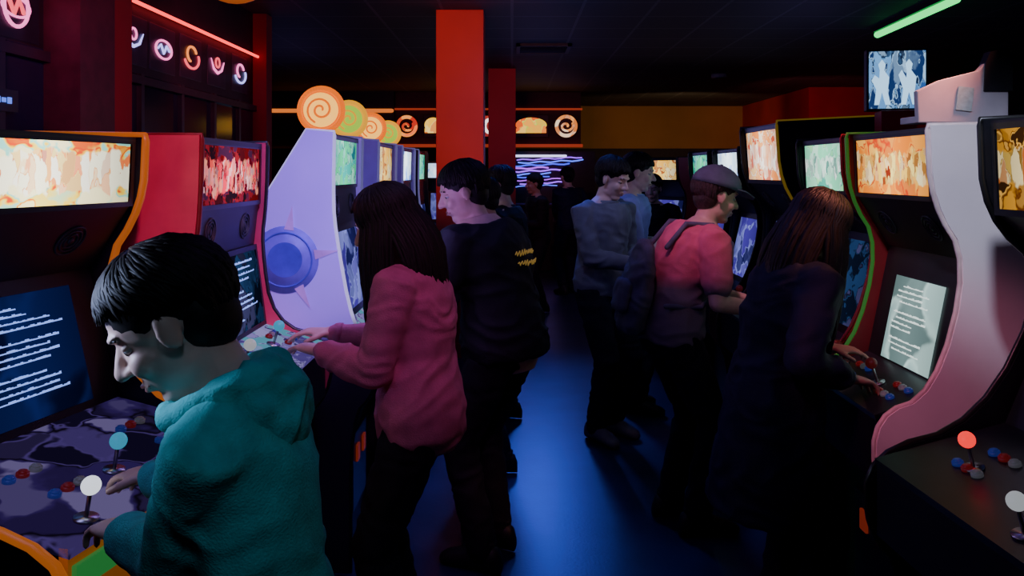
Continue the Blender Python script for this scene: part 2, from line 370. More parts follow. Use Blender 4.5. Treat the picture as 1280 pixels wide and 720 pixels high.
person('distant person in dark clothes standing by the purple lit counter',1.68,.75,10.5,120,3,5,0,
  [(.6,10.8,1.0),(.9,10.8,1.0)],NAVY,DENIM,SHOE,face=False)
person('distant person in dark top standing between the second column and the counter',1.60,.30,9.2,200,3,5,0,
  [(.1,9.1,1.0),(.15,9.4,1.0)],BLKC,DENIM,SHOE,face=False,skin=SKIN2)

# gold lettering scribble on the black jacket's back (child of that person)
root,MH,spine,s,N,up,fw,arms=p3
rr=random.Random(3); GOLD=M('gold_print',(.6,.38,.06),.5,.2,(.8,.5,.1))  # gold print also emits faintly by itself
for row in range(2):
    pts=[]
    for k in range(26):
        c,a=spine(.33-.04*row); yy=.075-.0055*k
        pts.append(c-fw(a)*(math.sqrt(max(.01,1-(yy/.205)**2))*.172+.008)*s+V((0,yy,.009*math.sin(k*2.1)+rr.uniform(-.005,.005))))
    g=MB(); g.tube(pts,.0026,5); g.build('gold_lettering',GOLD,root,True)
# cap
root,MH,spine,s,N,up,fw,arms=p8
g=MB(); st=[]
for i in range(9):
    t=math.pi/2*i/8; st.append((V((-.014,0,.04+.102*math.sin(t))),V((.118*math.cos(t)+.002,0,0)),V((0,.102*math.cos(t)+.002,0))))
g.loft(st,28); g.ell((-.014,0,.143),(.008,.008,.005)); g.xf(MH); cp=g.build('cap',CAPM,root,True)
g=MB(); pts=[(.05,-.085,.045),(.10,-.078,.046),(.160,-.05,.034),(.185,0,.028),(.160,.05,.034),(.10,.078,.046),(.05,.085,.045)]
n=len(pts); g.add([V(p)+V((0,0,.006)) for p in pts]+[V(p) for p in pts],[tuple(range(n)),tuple(range(2*n-1,n-1,-1))]+[(i,i+n,(i+1)%n+n,(i+1)%n) for i in range(n)])
g.xf(MH); g.build('brim',CAPM,cp)
# backpack on that person
bp=tag(empty('backpack',root.location,root.rotation_euler.z),'slate grey backpack hanging on the back of the red t-shirt','backpack')
c,a=spine(.20); g=MB(); cc=c-fw(a)*.195*s-up(a)*.03
g.loft([(cc+up(a)*z,V((0,w,0)),fw(a)*d) for z,w,d in ((-.23,.07,.03),(-.20,.12,.05),(-.06,.135,.062),(.08,.12,.048),(.16,.09,.032),(.185,.045,.016))],20)
fuse(g,'bag_body',OLIVE,bp,.009,3,.010)
g=MB(); q=cc-fw(a)*.06-up(a)*.07
g.loft([(q+up(a)*z,V((0,w,0)),fw(a)*d) for z,w,d in ((-.08,.07,.015),(-.06,.095,.026),(.05,.095,.026),(.07,.07,.015))],18); fuse(g,'front_pocket',OLIVE,bp,.009,3,.004)
for q in (-1,1):
    pts=[]
    for t,off in ((.34,-.15),(.46,-.115),(.492,0),(.44,.125),(.34,.163),(.2,.15),(.12,.06),(.1,-.1)):
        c2,a2=spine(t); pts.append(c2+fw(a2)*off*s+V((0,q*(.10 if t>.15 else .165),0))*s)
    g=MB(); g.tube(pts,.012,8); g.build('strap',OLIVE,bp,True)

# ------------------------------------------------------------------ cabinets
def chaikin(p,it=2):
    for _ in range(it):
        q=[p[0]]
        for a,b in zip(p,p[1:]): q+= [(a[0]*.75+b[0]*.25,a[1]*.75+b[1]*.25),(a[0]*.25+b[0]*.75,a[1]*.25+b[1]*.75)]
        q.append(p[-1]); p=q
    return p
STD=[(-.11,0),(-.11,.56),(0,.66),(0,.87),(-.19,.93),(-.31,1.35),(-.17,1.51),(-.16,1.74)]
BACK=[(-.74,1.75),(-.76,0)]
def pt(a,b,u,y,off):
    e=V((b[0]-a[0],0,b[1]-a[1])); n=V((e.z,0,-e.x)).normalized(); return V((a[0],y,a[1]))+e*u+n*off
def patch(mb,a,b,u0,u1,y0,y1,off,bulge=0,n=8):
    vs=[];fs=[]
    for i in range(n+1):
        for k in range(n+1):
            p=i/n*2-1;q=k/n*2-1; vs.append(pt(a,b,u0+(u1-u0)*i/n,y0+(y1-y0)*k/n,off+bulge*(1-p*p)*(1-q*q)))
    for i in range(n):
        for k in range(n): j=i*(n+1)+k; fs.append((j,j+1,j+n+2,j+n+1))
    mb.add(vs,fs)
GRL=M('grille',(.03,.03,.04),.5)
def cabinet(label,loc,yaw,w,marq,screen,side_a,side_b,mold_a,mold_b,deck=DARK,apron=BLACK,P=STD,back=BACK,balls=None,
            textlines=None,full=True,seed=0,topper=None,inset=.045,scr=(.10,.92,.38),stick=((.5,.24),(.5,.24)),tr_=.006):
    """side_a is at local -y, side_b at local +y"""
    rt=tag(empty('arcade_machine',loc,R(yaw)),label,'arcade machine',None)
    rr=random.Random(seed); h=w/2; fr=chaikin(P,2); yi=h-.022
    for q,sm,mm in ((-1,side_a,mold_a),(1,side_b,mold_b)):
        g=MB(); g.prism_y(fr+back,q*h-.011,q*h+.011); sp=g.build('side_panel',sm,rt)
        g=MB(); g.tube([(p[0]+.004,q*h,p[1]) for p in fr]+[(p[0],q*h,p[1]) for p in back[:-1]],tr_+.002,8,False); g.build('edge_trim',mm,sp,True)
    g=MB(); g.slab((P[1][0]-.03,.04),(P[1][0]-.03,P[1][1]),.02,-yi,yi); lp=g.build('lower_panel',BLACK,rt)
    if full:
        g=MB(); g.box((P[1][0]-.024,0,.33),(.018,w*.5,.32)); cd=g.build('coin_door',DARK,rt,bevel=.004)
        for q in (-1,1):
            g=MB(); g.box((P[1][0]-.012,q*w*.11,.40),(.012,.05,.07)); g.build('coin_slot',CSL,cd,bevel=.003)
    g=MB(); g.slab((P[2][0]-.012,P[2][1]),(P[3][0]-.012,P[3][1]-.005),.02,-yi,yi); g.slab((P[1][0]-.03,P[1][1]),(P[2][0]-.012,P[2][1]),.015,-yi,yi); g.build('apron',apron,rt)
    a=(P[3][0]-.006,P[3][1]-.005); b=(P[4][0]-.05,P[4][1]+.01); g=MB(); g.slab(a,b,.02,-yi,yi); dk=g.build('control_deck',deck,rt)
    if full:
        balls=balls or [DB]*2
        n=(pt(a,b,.5,0,1)-pt(a,b,.5,0,0)).normalized()
        for q,bm_,(su,sf) in zip((-1,1),balls,stick):
            c=pt(a,b,su,q*w*sf-.09,0)
            g=MB(); g.disc(c+n*.003,.024,.005,n); g.tube([c,c+n*.055],.0045,8); jo=g.build('joystick',CHROME,rt,True)
            g=MB(); g.ell(c+n*.07,(.019,.019,.019)); g.build('ball',bm_,jo,True)
            for i in range(6):
                c=pt(a,b,.38+.26*(i//3),q*w*.24+(i%3)*.036-.02,.004); g=MB(); g.disc(c,.0135,.008,n,18); g.disc(c+n*.005,.0095,.007,n,16)
                g.build('button',BTN[(seed+i)%len(BTN)],rt,True)
    a=(P[4][0]-inset,P[4][1]); b=(P[5][0]-inset*.45,P[5][1]); g=MB(); g.slab(a,b,.02,-yi,yi); g.build('bezel',BLACK,rt)
    g=MB(); patch(g,a,b,scr[0],scr[1],-w*scr[2],w*scr[2],.004,.014); sc=g.build('screen',screen,rt,True)
    if textlines:
        nl=textlines[1]; uh=(scr[1]-scr[0]); bh=uh*.30/nl
        def of(uu,yy): p=(uu-scr[0])/uh*2-1; q=yy/(w*scr[2]); return .006+.014*(1-p*p)*(1-q*q)
        for i in range(nl):
            u=scr[1]-uh*.12-uh*.80*i/nl; y=-w*scr[2]*.72+(0 if i%3 else .03)
            if i%5==4 : continue
            e_=w*scr[2]*.75*rr.uniform(.1,1); vs=[]; fs=[]; g=MB(); e_=max(e_,y+.03)
            while y<e_:       # one ragged line of unreadable type per row
                l=rr.uniform(.006,.014); hgt=bh*rr.uniform(.45,1.1); j=len(vs)
                vs+= [pt(a,b,u,y,of(u,y)),pt(a,b,u,y+l,of(u,y+l)),pt(a,b,u+hgt,y+l,of(u+hgt,y+l)),pt(a,b,u+hgt,y,of(u+hgt,y))]
                fs.append((j,j+1,j+2,j+3)); y+=l
            g.add(vs,fs); g.build('text_line',textlines[0],sc)
    a=(P[5][0]-.015,P[5][1]); b=(P[6][0]-.018,P[6][1]+.004); g=MB(); g.slab(a,b,.015,-yi,yi); spk=g.build('speaker_panel',BLACK,rt)
    if full:
        n=(pt(a,b,.5,0,1)-pt(a,b,.5,0,0)).normalized()
        for q in (-1,1):
            g=MB(); c=pt(a,b,.5,q*w*.26,.002)
            for r_ in (.045,.033,.021): 
                g.tube([c+V((0,math.cos(t)*r_,0))+(V((0,1,0)).cross(n))*math.sin(t)*r_ for t in [2*math.pi*k/24 for k in range(24)]],.003,6,closed=True)
            g.disc(c,.010,.004,n,14); g.build('speaker_grille',GRL,spk,True)
    a=(P[6][0]-.02,P[6][1]); b=(P[7][0]-.02,P[7][1]-.01); g=MB()
    g.slab(a,b,.06,-yi,yi); 
    for u0,u1,y0,y1 in ((0,.07,-yi,yi),(.93,1,-yi,yi),(.07,.93,-yi,-yi+.014),(.07,.93,yi-.014,yi)):
        patch(g,a,b,u0,u1,y0,y1,.010,0,1)
    g.build('marquee_frame',TRIMB,rt)
    g=MB(); patch(g,a,b,.07,.93,-yi+.014,yi-.014,.004,0,2); mp=g.build('marquee_panel',marq,rt)
    g=MB(); g.slab((P[7][0]-.01,P[7][1]-.004),(back[0][0],back[0][1]-.004),.018,-yi,yi)
    g.build('top_panel',BLACK,rt)
    g=MB()
    for p_,q_ in zip(back,back[1:]): g.slab((q_[0]+.002,q_[1]),(p_[0]+.002,p_[1]),-.016,-yi,yi)
    g.build('back_panel',BLACK,rt)
    if topper:
        tx,tz,tr,face,ring,yoff=topper; nrm=V((0,-1,0))
        g=MB(); g.disc((tx,yoff,tz),tr*.97,.07,nrm,36); g.tube([(tx,yoff,tz-tr*.8),(tx,yoff,P[7][1]-.01)],.02,10,False); td=g.build('topper_lamp',ring,rt,True)
        g=MB(); g.tube([V((tx+math.cos(t)*tr,yoff-.035,tz+math.sin(t)*tr)) for t in [2*math.pi*k/32 for k in range(32)]],tr*.13,8,closed=True); g.build('lamp_ring',ring,td,True)
        g=MB(); g.disc((tx,yoff-.04,tz),tr*.8,.01,nrm,32); g.build('lamp_face',face,td,True)
        g=MB(); g.tube([V((tx+math.cos(t)*tr*(.10+.052*t),yoff-.047,tz+math.sin(t)*tr*(.10+.050*t))) for t in [k*.32 for k in range(34)]],tr*.055,6); g.build('lamp_swirl',ring,td,True)
    return rt

CSL=glow('coin_slot_glow',(.8,.08,.03),.15)
BTN=[glow('white_button',(.6,.6,.7),.05),glow('blue_button',(.05,.1,.7),.12),glow('red_button',(.6,.03,.03),.08)]
WB=glow('white_ball',(.8,.85,.95),1.3); CB=glow('cyan_ball',(.05,.45,.7),.6); RB=glow('glowing_red_ball',(.95,.02,.02),1.6); DB=glow('dark_red_ball',(.25,.02,.02),.1); WB2=glow('pale_ball',(.7,.75,.8),.45)
ORTR=glow('orange_trim',(.9,.22,.02),.35); GRTR=glow('green_trim',(.10,.6,.08),.14); YLTR=glow('yellow_trim',(.8,.5,.02),.12); LITR=M('lilac_glow_trim',(.2,.2,.3),.4,.8,(.6,.55,1),low=(.01,.01,.015),zcut=1.0); VTR=M('violet_glow_trim',(.1,.1,.3),.4,.25,(.4,.35,.9),low=(.01,.01,.015),zcut=1.0); WHTR=M('pink_white_trim',(.8,.62,.62),.4); RDTR=M('dark_red_trim',(.2,.02,.02),.4)  # edge glow put into lilac and violet trims as emission, dark lower down
REDP=M('red_side_paint',(.75,.07,.14),.45,var=.2,scale=5); PURP=M('lilac_side_glow_paint',(.50,.38,.98),.5,.34,(.34,.20,.98),var=.10,scale=4,low=(.02,.015,.04),zcut=.95); PUR2=M('violet_side_glow_paint',(.30,.2,.6),.5,.12,(.30,.18,.9),var=.12,low=(.02,.015,.04),zcut=.95)  # purple light on lilac and violet sides put in as emission, lower part darkened
WHTP=M('white_side_paint',(.92,.82,.86),.5,var=.08,scale=4); DRDP=M('maroon_side_paint',(.34,.02,.025),.45,var=.25,scale=5)
ORAP=M('orange_apron_glow_paint',(.85,.22,.02),.5,.15,(.9,.25,.01),var=.4,scale=3)  # apron paint given a faint glow of its own
A1=art('yellow_red_art',[(1,.90,.4),(1,.5,.03),(.75,.05,.01),(1,.68,.06),(.25,.7,.6),(1,.9,.5)],13,1.9,1,(1,.8,1.3),title=([(1,.95,.8),(1,.85,.5),(.9,.12,.02),(1,.8,.3),(.5,.03,.01),(1,.95,.7)],1.60,.05,34))
A2=art('red_violet_art',[(.12,.004,.006),(.01,.004,.01),(.25,.01,.02),(.05,.01,.04)],22,1.5,2,title=([(.9,.03,.08),(.05,.003,.01),(1,.45,.5),(.7,.02,.03),(1,.3,.2),(.08,.0,.01)],1.585,.055,60))
A3=art('cyan_green_art',[(.02,.45,.4),(.3,.8,.6),(.01,.15,.2),(.05,.65,.3)],18,1.2,3)
A4=art('amber_art',[(.9,.45,.06),(1,.7,.2),(.4,.1,.02),(.9,.75,.4)],18,1.2,4)
A5=art('white_blue_art',[(.45,.7,1),(.8,.92,1),(.12,.3,.9)],14,1.9,5)
A6=art('orange_red_art',[(.9,.22,.01),(1,.36,.04),(.6,.04,.01),(1,.45,.06)],12,1.4,6,title=([(1,.75,.2),(.35,.02,.01),(1,.85,.45),(.9,.3,.03),(.2,.01,.01),(1,.6,.1)],1.615,.05,48))
A7=art('pale_orange_art',[(1,.6,.25),(.9,.25,.05),(.9,.8,.6),(.6,.08,.03)],16,1.5,7,title=([(1,.95,.85),(.6,.05,.02),(1,.8,.6),(.9,.3,.1),(1,.9,.8)],1.68,.06,40))
A8=art('mint_art',[(.2,.75,.45),(.5,.9,.7),(.05,.4,.3),(.3,.85,.4)],14,1.2,8,title=([(.9,1,.95),(.05,.25,.2),(.8,1,.9),(.3,.7,.5)],1.62,.04,45))
A9=art('gold_black_art',[(.7,.30,.02),(.12,.03,.005),(1,.5,.08),(.04,.015,.005)],16,1.3,9,title=([(1,.65,.12),(.1,.02,.0),(1,.8,.4),(.5,.12,.02)],1.61,.045,36))
S1=art('blue_screen_art',[(.001,.002,.014),(.003,.008,.06),(.001,.003,.02)],5,1.1,11)
S2=art('dim_screen_art',[(.002,.004,.012),(.01,.03,.09),(.003,.003,.01),(.03,.03,.09)],14,1,12)
S3=art('grey_green_screen_art',[(.22,.34,.34),(.36,.52,.50),(.09,.14,.14)],6,1.2,13)
S4=art('violet_screen_art',[(.05,.03,.3),(.2,.22,.7),(.01,.01,.08)],12,.8,14)
TXB=glow('pale_blue_text',(.22,.36,1),1.6); TXW=glow('white_text',(.7,.85,.8),1.4)
DKART=art('violet_glow_deck_art',[(.01,.006,.03),(.10,.06,.28),(.008,.005,.015),(.04,.02,.14),(.22,.17,.42)],9,.5,15,core=False)  # deck artwork given a glow of its own, nothing lit behind it
DK2=art('lilac_lit_deck_art',[(.08,.05,.25),(.28,.22,.62),(.03,.02,.10),(.35,.30,.7),(.10,.35,.5)],16,.8,17,core=False)  # lilac light falling on these decks is put in as emission

P1=[(.0,0),(.0,.60),(.13,.72),(.13,.90),(-.26,.96),(-.38,1.33),(-.25,1.505),(-.24,1.70)]
c1=cabinet('nearest machine on the left with yellow and red lit marquee and blue text screen',(-.875,1.85,0),-12,.72,A1,S1,BLACK,BLACK,ORTR,ORTR,DKART,ORAP,P1,[(-.68,1.71),(-.70,0)],[WB,CB],(TXB,15),seed=1,scr=(.08,.90,.34),tr_=.010,stick=((.12,.204),(.34,.075)))
g=MB(); g.box((.124,-.16,.835),(.012,.34,.05)); g.build('apron_stripe',glow('green_stripe',(.08,.6,.12),.25),c1,bevel=.003)
P2=[(-.10,0),(-.10,.60),(.08,.76),(.08,.965),(-.14,1.03),(-.185,1.33),(-.165,1.48),(-.16,1.71)]
cabinet('machine with red side panel and dark red title marquee, second on the left',(-.77,2.71,0),0,.64,A2,S2,REDP,REDP,RDTR,TRIMB,DK2,BLACK,P2,[(-.74,1.71),(-.76,0)],[WB2,CB],(TXB,11),seed=2,inset=.012,scr=(.06,.94,.42))
P3=[(-.1,0),(-.1,.62),(0,.72),(0,.88),(-.09,.97),(-.165,1.38),(-.170,1.53),(-.165,1.76)]
B3=[(-.27,1.77),(-.45,1.48),(-.66,1.30),(-.70,0)]
OR=glow('orange_lamp',(1,.16,.0),1.2); FC1=glow('pale_orange_face',(1,.46,.06),2.0); FC2=glow('green_face',(.35,.62,.04),1.2); YR=glow('yellow_lamp',(.9,.38,.01),1.1)
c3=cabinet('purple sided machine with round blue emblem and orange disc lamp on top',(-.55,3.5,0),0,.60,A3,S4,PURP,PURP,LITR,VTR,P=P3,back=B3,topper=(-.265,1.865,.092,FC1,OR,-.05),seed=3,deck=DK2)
sp=[o for o in c3.children if o.name.startswith('side_panel')][0]
EMB=M('indigo_emblem_glow_paint',(.20,.15,.68),.5,.16,(.15,.10,.85)); EMC=M('deep_blue_emblem_glow_paint',(.09,.07,.55),.5,.11,(.07,.05,.8)); EMD=M('pink_emblem_glow_paint',(.60,.32,.75),.5,.2,(.6,.3,.9))  # emblem paints emit too, like the glowing side panel under them
yy=-.312; cx,cz=-.355,1.25
g=MB(); g.disc((cx,yy,cz),.135,.003,(0,1,0),40); em=g.build('round_emblem',EMB,sp,True)
g=MB(); g.tube([(cx+math.cos(k*math.pi/20)*.108,yy-.001,cz+math.sin(k*math.pi/20)*.108) for k in range(40)],.004,6,closed=True); g.build('emblem_ring',EMC,em,True)
g=MB(); g.disc((cx,yy-.0015,cz),.07,.003,(0,1,0),32); g.build('emblem_core',EMC,em)
for k in range(5):
    a=R(10+72*k); d=V((math.cos(a),0,math.sin(a))); q=V((-d.z,0,d.x)); c=V((cx,yy-.0035,cz)); g=MB(); g.add([c+d*.12-q*.02,c+d*.12+q*.02,c+d*.22],[(0,1,2)])
    g.build('emblem_spike',EMD,em)
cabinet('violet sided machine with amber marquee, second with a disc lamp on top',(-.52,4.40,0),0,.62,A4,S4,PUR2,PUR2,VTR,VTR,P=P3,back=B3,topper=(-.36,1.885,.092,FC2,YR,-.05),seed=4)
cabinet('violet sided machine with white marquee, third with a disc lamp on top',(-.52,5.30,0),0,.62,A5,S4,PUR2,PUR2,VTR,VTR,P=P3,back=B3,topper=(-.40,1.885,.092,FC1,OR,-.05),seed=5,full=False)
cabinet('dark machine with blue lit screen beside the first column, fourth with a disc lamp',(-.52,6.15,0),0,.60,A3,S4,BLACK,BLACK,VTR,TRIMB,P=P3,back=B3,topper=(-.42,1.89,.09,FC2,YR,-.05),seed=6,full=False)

PR1=[(-.10,0),(-.10,.58),(0,.68),(0,.88),(-.30,.95),(-.49,1.33),(-.31,1.49),(-.30,1.735)]
cabinet('nearest machine on the right with gold marquee and red and white joystick balls',(.93,1.70,0),183,.70,A9,S2,BLACK,BLACK,TRIMB,TRIMB,DARK,BLACK,PR1,[(-.78,1.76),(-.80,0)],[RB,WB2],None,seed=7,stick=((.42,.086),(.17,.33)))
PR2=[(-.11,0),(-.11,.56),(0,.66),(0,.87),(-.18,.93),(-.285,1.33),(-.17,1.51),(-.16,1.74)]
cabinet('white sided machine with orange marquee and grey green text screen',(1.09,2.69,0),180,.58,A6,S3,DRDP,WHTP,GRTR,WHTR,DARK,BLACK,PR2,BACK,[DB,DB],(TXW,13),seed=8,scr=(.04,.76,.28))
cabinet('narrow machine with maroon side panel and mint green marquee',(1.12,3.34,0),180,.48,A8,S2,BLACK,DRDP,TRIMB,RDTR,seed=9,P=STD)
PR4=[(-.11,0),(-.11,.56),(0,.66),(0,.87),(-.19,.93),(-.29,1.37),(-.15,1.54),(-.13,1.84)]
cabinet('tall black machine with yellow trim and pale orange marquee',(1.13,4.10,0),180,.60,A7,S4,BLACK,BLACK,TRIMB,YLTR,P=PR4,back=[(-.74,1.87),(-.76,0)],seed=10)
cabinet('black machine with white blue marquee just beyond the yellow trimmed machine',(1.13,4.84,0),180,.56,A5,S4,BLACK,BLACK,TRIMB,TRIMB,P=STD,seed=11,full=False)
cabinet('machine with cyan marquee, sixth from the camera in the right row',(1.13,5.54,0),180,.56,A3,S4,BLACK,BLACK,TRIMB,TRIMB,seed=12,full=False)
cabinet('machine with amber marquee, seventh from the camera in the right row',(1.30,7.9,0),215,.60,A4,S4,BLACK,DRDP,TRIMB,TRIMB,seed=13,full=False)
for i,(x,yy,am,sd,lb) in enumerate([(-.85,10.4,A5,BLACK,'distant machine with white blue marquee seen between the two columns'),
    (1.75,10.6,A7,DRDP,'distant machine with pale orange marquee facing down the aisle'),
    (2.5,10.6,A6,BLACK,'distant machine with orange marquee facing down the aisle'),
    (3.25,10.6,A5,BLACK,'distant machine with white blue marquee facing down the aisle, right of the orange one')]):
    cabinet(lb,(x,yy,0),-90,.62,am,S4,sd,sd,TRIMB,TRIMB,seed=20+i,full=False)

# toppers standing on the right row
t=tag(empty('cabinet_topper',(1.42,2.55,1.757)),'white board topper with a paper notice standing on the white sided machine','topper')
g=MB(); g.prism_y([(-.13,0),(-.135,.10),(-.06,.135),(.06,.165),(.10,.21),(.155,.21),(.155,0)],-.012,.012); g.box((.01,.06,.012),(.26,.14,.022)); g.build('board',M('topper_board_paint',(.40,.36,.42),.6,var=.1),t,bevel=.003)
g=MB(); g.box((.015,-.015,.075),(.05,.003,.075),Matrix.Rotation(.12,3,'Y')); g.build('paper_notice',M('paper',(.25,.40,.45),.7,var=.2,scale=60),t)
g=MB(); g.prism_y([(.075,.10),(.08,.19),(.095,.225),(.165,.235),(.165,.10)],-.018,.018); g.build('bracket',BLACK,t)
t=tag(empty('light_box_sign',(1.62,3.38,1.757),R(-12)),'blue and white lit picture sign on a maroon base above the maroon sided machine','sign')
g=MB(); g.box((0,0,.05),(.14,.12,.10)); g.build('base',DRDP,t,bevel=.004)
g=MB(); g.box((0,0,.23),(.24,.05,.26)); g.build('frame',BLACK,t,bevel=.004)
g=MB(); g.box((0,-.027,.23),(.22,.004,.24)); pn=g.build('lit_panel',art('blue_white_panel_art',[(.02,.08,.3),(.15,.4,.8),(.005,.01,.04),(.35,.6,.9),(.01,.03,.12)],16,.8,16,(1.6,1,.7)),t)
FIG=glow('pale_blue_figure',(.4,.7,1),1.6)
for xx,k in ((-.06,0),(.045,.02)):
    g=MB(); g.prism_y([(xx-.03,.125),(xx-.022,.19),(xx-.04,.23+k),(xx-.028,.25+k),(xx-.010,.235),(xx-.008,.27),(xx-.014,.295),(xx,.315),(xx+.014,.295),(xx+.008,.27),(xx+.028,.24),(xx+.022,.18),(xx+.034,.125),(xx+.014,.125),(xx,.18),(xx-.012,.125)],-.033,-.030)
    g.build('figure_shape',FIG,pn)

# ------------------------------------------------------------------ room
FL=M('blue_carpet',(.022,.030,.10),.34,var=.3,scale=3,bump=.12,bscale=70)
g=MB(); g.box((0,7.5,-.05),(14,20,.1)); struct(g.build('floor',FL))
m,n,out=nt('ceiling_tiles'); p=n.nodes.new('ShaderNodeBsdfPrincipled'); L(n,p.outputs[0],out.inputs[0]); tc=n.nodes.new('ShaderNodeTexCoord'); bk=n.nodes.new('ShaderNodeTexBrick')
bk.offset=0; bk.inputs['Scale'].default_value=1; bk.inputs['Brick Width'].default_value=.6; bk.inputs['Row Height'].default_value=.6; bk.inputs['Mortar Size'].default_value=.014
bk.inputs['Color1'].default_value=(.022,.022,.028,1); bk.inputs['Color2'].default_value=(.030,.030,.036,1); bk.inputs['Mortar'].default_value=(.08,.08,.09,1)
L(n,tc.outputs['Object'],bk.inputs['Vector']); L(n,bk.outputs['Color'],p.inputs['Base Color']); p.inputs['Roughness'].default_value=.7
g=MB(); g.box((0,7.5,3.05),(14,20,.1)); struct(g.build('ceiling',m))
AMB=M('amber_wall_paint',(.45,.24,.07),.8,var=.15,scale=1); DKW=M('dark_wall_paint',(.03,.025,.04),.8); RDW=M('red_wall_paint',(.50,.03,.03),.75,var=.15,scale=2)
g=MB(); g.box((0,17.1,2.55),(14,.2,.9)); struct(g.build('wall_back',AMB))
g=MB(); g.box((0,17.1,1.05),(14,.22,2.1)); struct(g.build('wall_back_lower',DKW))
g=MB(); g.box((-7.05,7.5,1.5),(.1,20,3)); struct(g.build('wall_left',DKW))
g=MB(); g.box((7.05,7.5,1.5),(.1,20,3)); struct(g.build('wall_right',DKW))
g=MB(); g.box((0,-2.55,1.5),(14,.1,3)); struct(g.build('wall_front',DKW))
g=MB(); g.box((5.95,15.1,1.5),(2.1,3.8,3)); struct(g.build('wall_corner',RDW))
RCOL=M('red_column_paint',(.60,.06,.04),.65,var=.1,scale=2)
for x,yy,ww,nm in ((-.45,7.1,.41,1),(-.135,11.0,.37,2)):
    g=MB(); g.box((x,yy,1.5),(ww,ww,3)); g.box((x,yy,.06),(ww+.03,ww+.03,.12)); 
    o=g.build('trim_%d'%nm,RCOL,bevel=.006); struct(o)
# shop front on the left
GL=M('dark_glass',(.012,.015,.05),.12,var=.4,scale=2,spec=.8); MUL=M('dark_frame',(.05,.02,.03),.4)
g=MB(); g.box((-2.32,4.8,1.1),(.06,4.8,2.2)); struct(g.build('window_1',GL))
g=MB(); g.box((-2.34,4.8,2.6),(.1,4.8,.8)); struct(g.build('trim_3',M('dark_fascia',(.03,.012,.02),.5)))
g=MB()
for yy in (2.5,3.0,3.55,4.9,5.5,6.1,6.65): g.box((-2.28,yy,1.1),(.04,.04,2.2))
g.box((-2.28,4.8,2.16),(.05,4.8,.05)); struct(g.build('trim_4',MUL))
g=MB(); g.box((-2.22,4.08,1.5),(.22,.34,3)); struct(g.build('trim_5',M('dark_red_pillar',(.12,.02,.03),.5)))
g=MB(); g.box((-2.25,4.43,1.5),(.12,.36,3)); struct(g.build('trim_6',RDW))
g=MB(); g.box((-2.25,7.15,1.5),(.16,.16,3)); struct(g.build('trim_7',RDW))
t=MB(); t.tube([(-2.24,2.4,2.615),(-2.24,7.05,2.615)],.012,10); tag(t.build('neon_tube',glow('red_neon',(1,.04,.04),3),None,True),'long red neon tube along the top of the black shop front','neon tube')
t=empty('neon_tube',(3.48,7.0,2.93)); tag(t,'thick green neon tube fixed to the ceiling at upper right','neon tube')
g=MB(); g.tube([(.06,.75,0),(-.06,-.85,0)],.032,12); g.build('tube',glow('green_neon',(.02,.9,.16),2.2),t,True)
g=MB(); g.box((0,0,.045),(.10,1.6,.05),Matrix.Rotation(R(-4.3),3,'Z')); g.build('housing',BLACK,t)
g=MB(); g.box((-3.3,13.95,2.62),(2.5,.18,.76)); struct(g.build('trim_10',BLACK))
g=MB(); g.tube([(-4.2,13.83,2.66),(-2.08,13.83,2.66)],.035,10); tag(g.build('neon_tube',glow('orange_neon',(1,.22,.03),.9),None,True),'dim orange neon strip beside the hanging menu signs','neon tube')
PKN=glow('pale_pink_neon',(1,.18,.5),2.2); WHN=glow('violet_white_neon',(.40,.40,1),2.2); REN=glow('red_emblem',(1,.08,.12),1.8); ORN=glow('orange_emblem',(1,.25,.05),1.6); BLN=glow('blue_neon',(.1,.2,1),1.4)
FRM=M('board_frame',(.05,.03,.06),.4)
def emblem(yy,z,kind,m1,m2,label,sc=1):
    t=tag(empty('lit_emblem',(-2.28,yy,z)),label,'emblem','lit emblems on the shop front'); o=MB(); i=MB()
    def ring(mb,a,b,r,cy=0,cz=0,s0=0,s1=360):
        n=24; pts=[(0,cy+math.cos(R(s0+(s1-s0)*k/n))*a*sc,cz*sc+math.sin(R(s0+(s1-s0)*k/n))*b*sc) for k in range(n if s1-s0==360 else n+1)]
        mb.tube(pts,r*sc,6,closed=(s1-s0==360))
    if kind==0:
        ring(o,.10,.10,.010); ring(o,.115,.05,.007); 
        i.tube([(0,-.06*sc,.03*sc),(0,-.02*sc,-.04*sc),(0,.02*sc,.04*sc),(0,.06*sc,-.02*sc)],.012*sc,6)
    if kind==1: ring(o,.14,.07,.009); i.tube([(0,-.10*sc,.0),(0,-.05*sc,.035*sc),(0,0,-.03*sc),(0,.05*sc,.035*sc),(0,.10*sc,.0)],.009*sc,6)
    if kind==2:
        ring(o,.14,.08,.010,s0=200,s1=380); ring(i,.09,.06,.010,0,.03,20,250)
    if kind==3:
        o.tube([(0,-.15*sc,.06*sc),(0,-.09*sc,-.02*sc),(0,0,-.05*sc),(0,.09*sc,-.02*sc),(0,.15*sc,.06*sc)],[.004*sc,.010*sc,.012*sc,.010*sc,.004*sc],6); ring(i,.045,.04,.008,0,.04)
    o.build('outline',m1,t,True); i.build('centre_mark',m2,t,True)
    g=MB(); g.box((-.012,0,0),(.012,.38,.30)); g.build('backing',FRM if kind else DARK,t,bevel=.004)
emblem(3.68,2.36,0,PKN,REN,'round pale pink neon emblem high at the upper left corner',.9)
emblem(4.82,2.40,3,WHN,PKN,'pale violet winged emblem, nearest of the row under the red neon',.85)
emblem(5.24,2.40,1,PKN,WHN,'pink oval emblem, second in the row under the red neon',.85)
emblem(5.70,2.41,2,REN,ORN,'orange and red curved emblem in the middle of the row under the red neon',.9)
emblem(6.20,2.41,3,PKN,REN,'pink and red winged emblem, fourth in the row under the red neon',.9)
emblem(6.72,2.42,2,WHN,PKN,'pale violet curved emblem, last in the row beside the red post',.9)
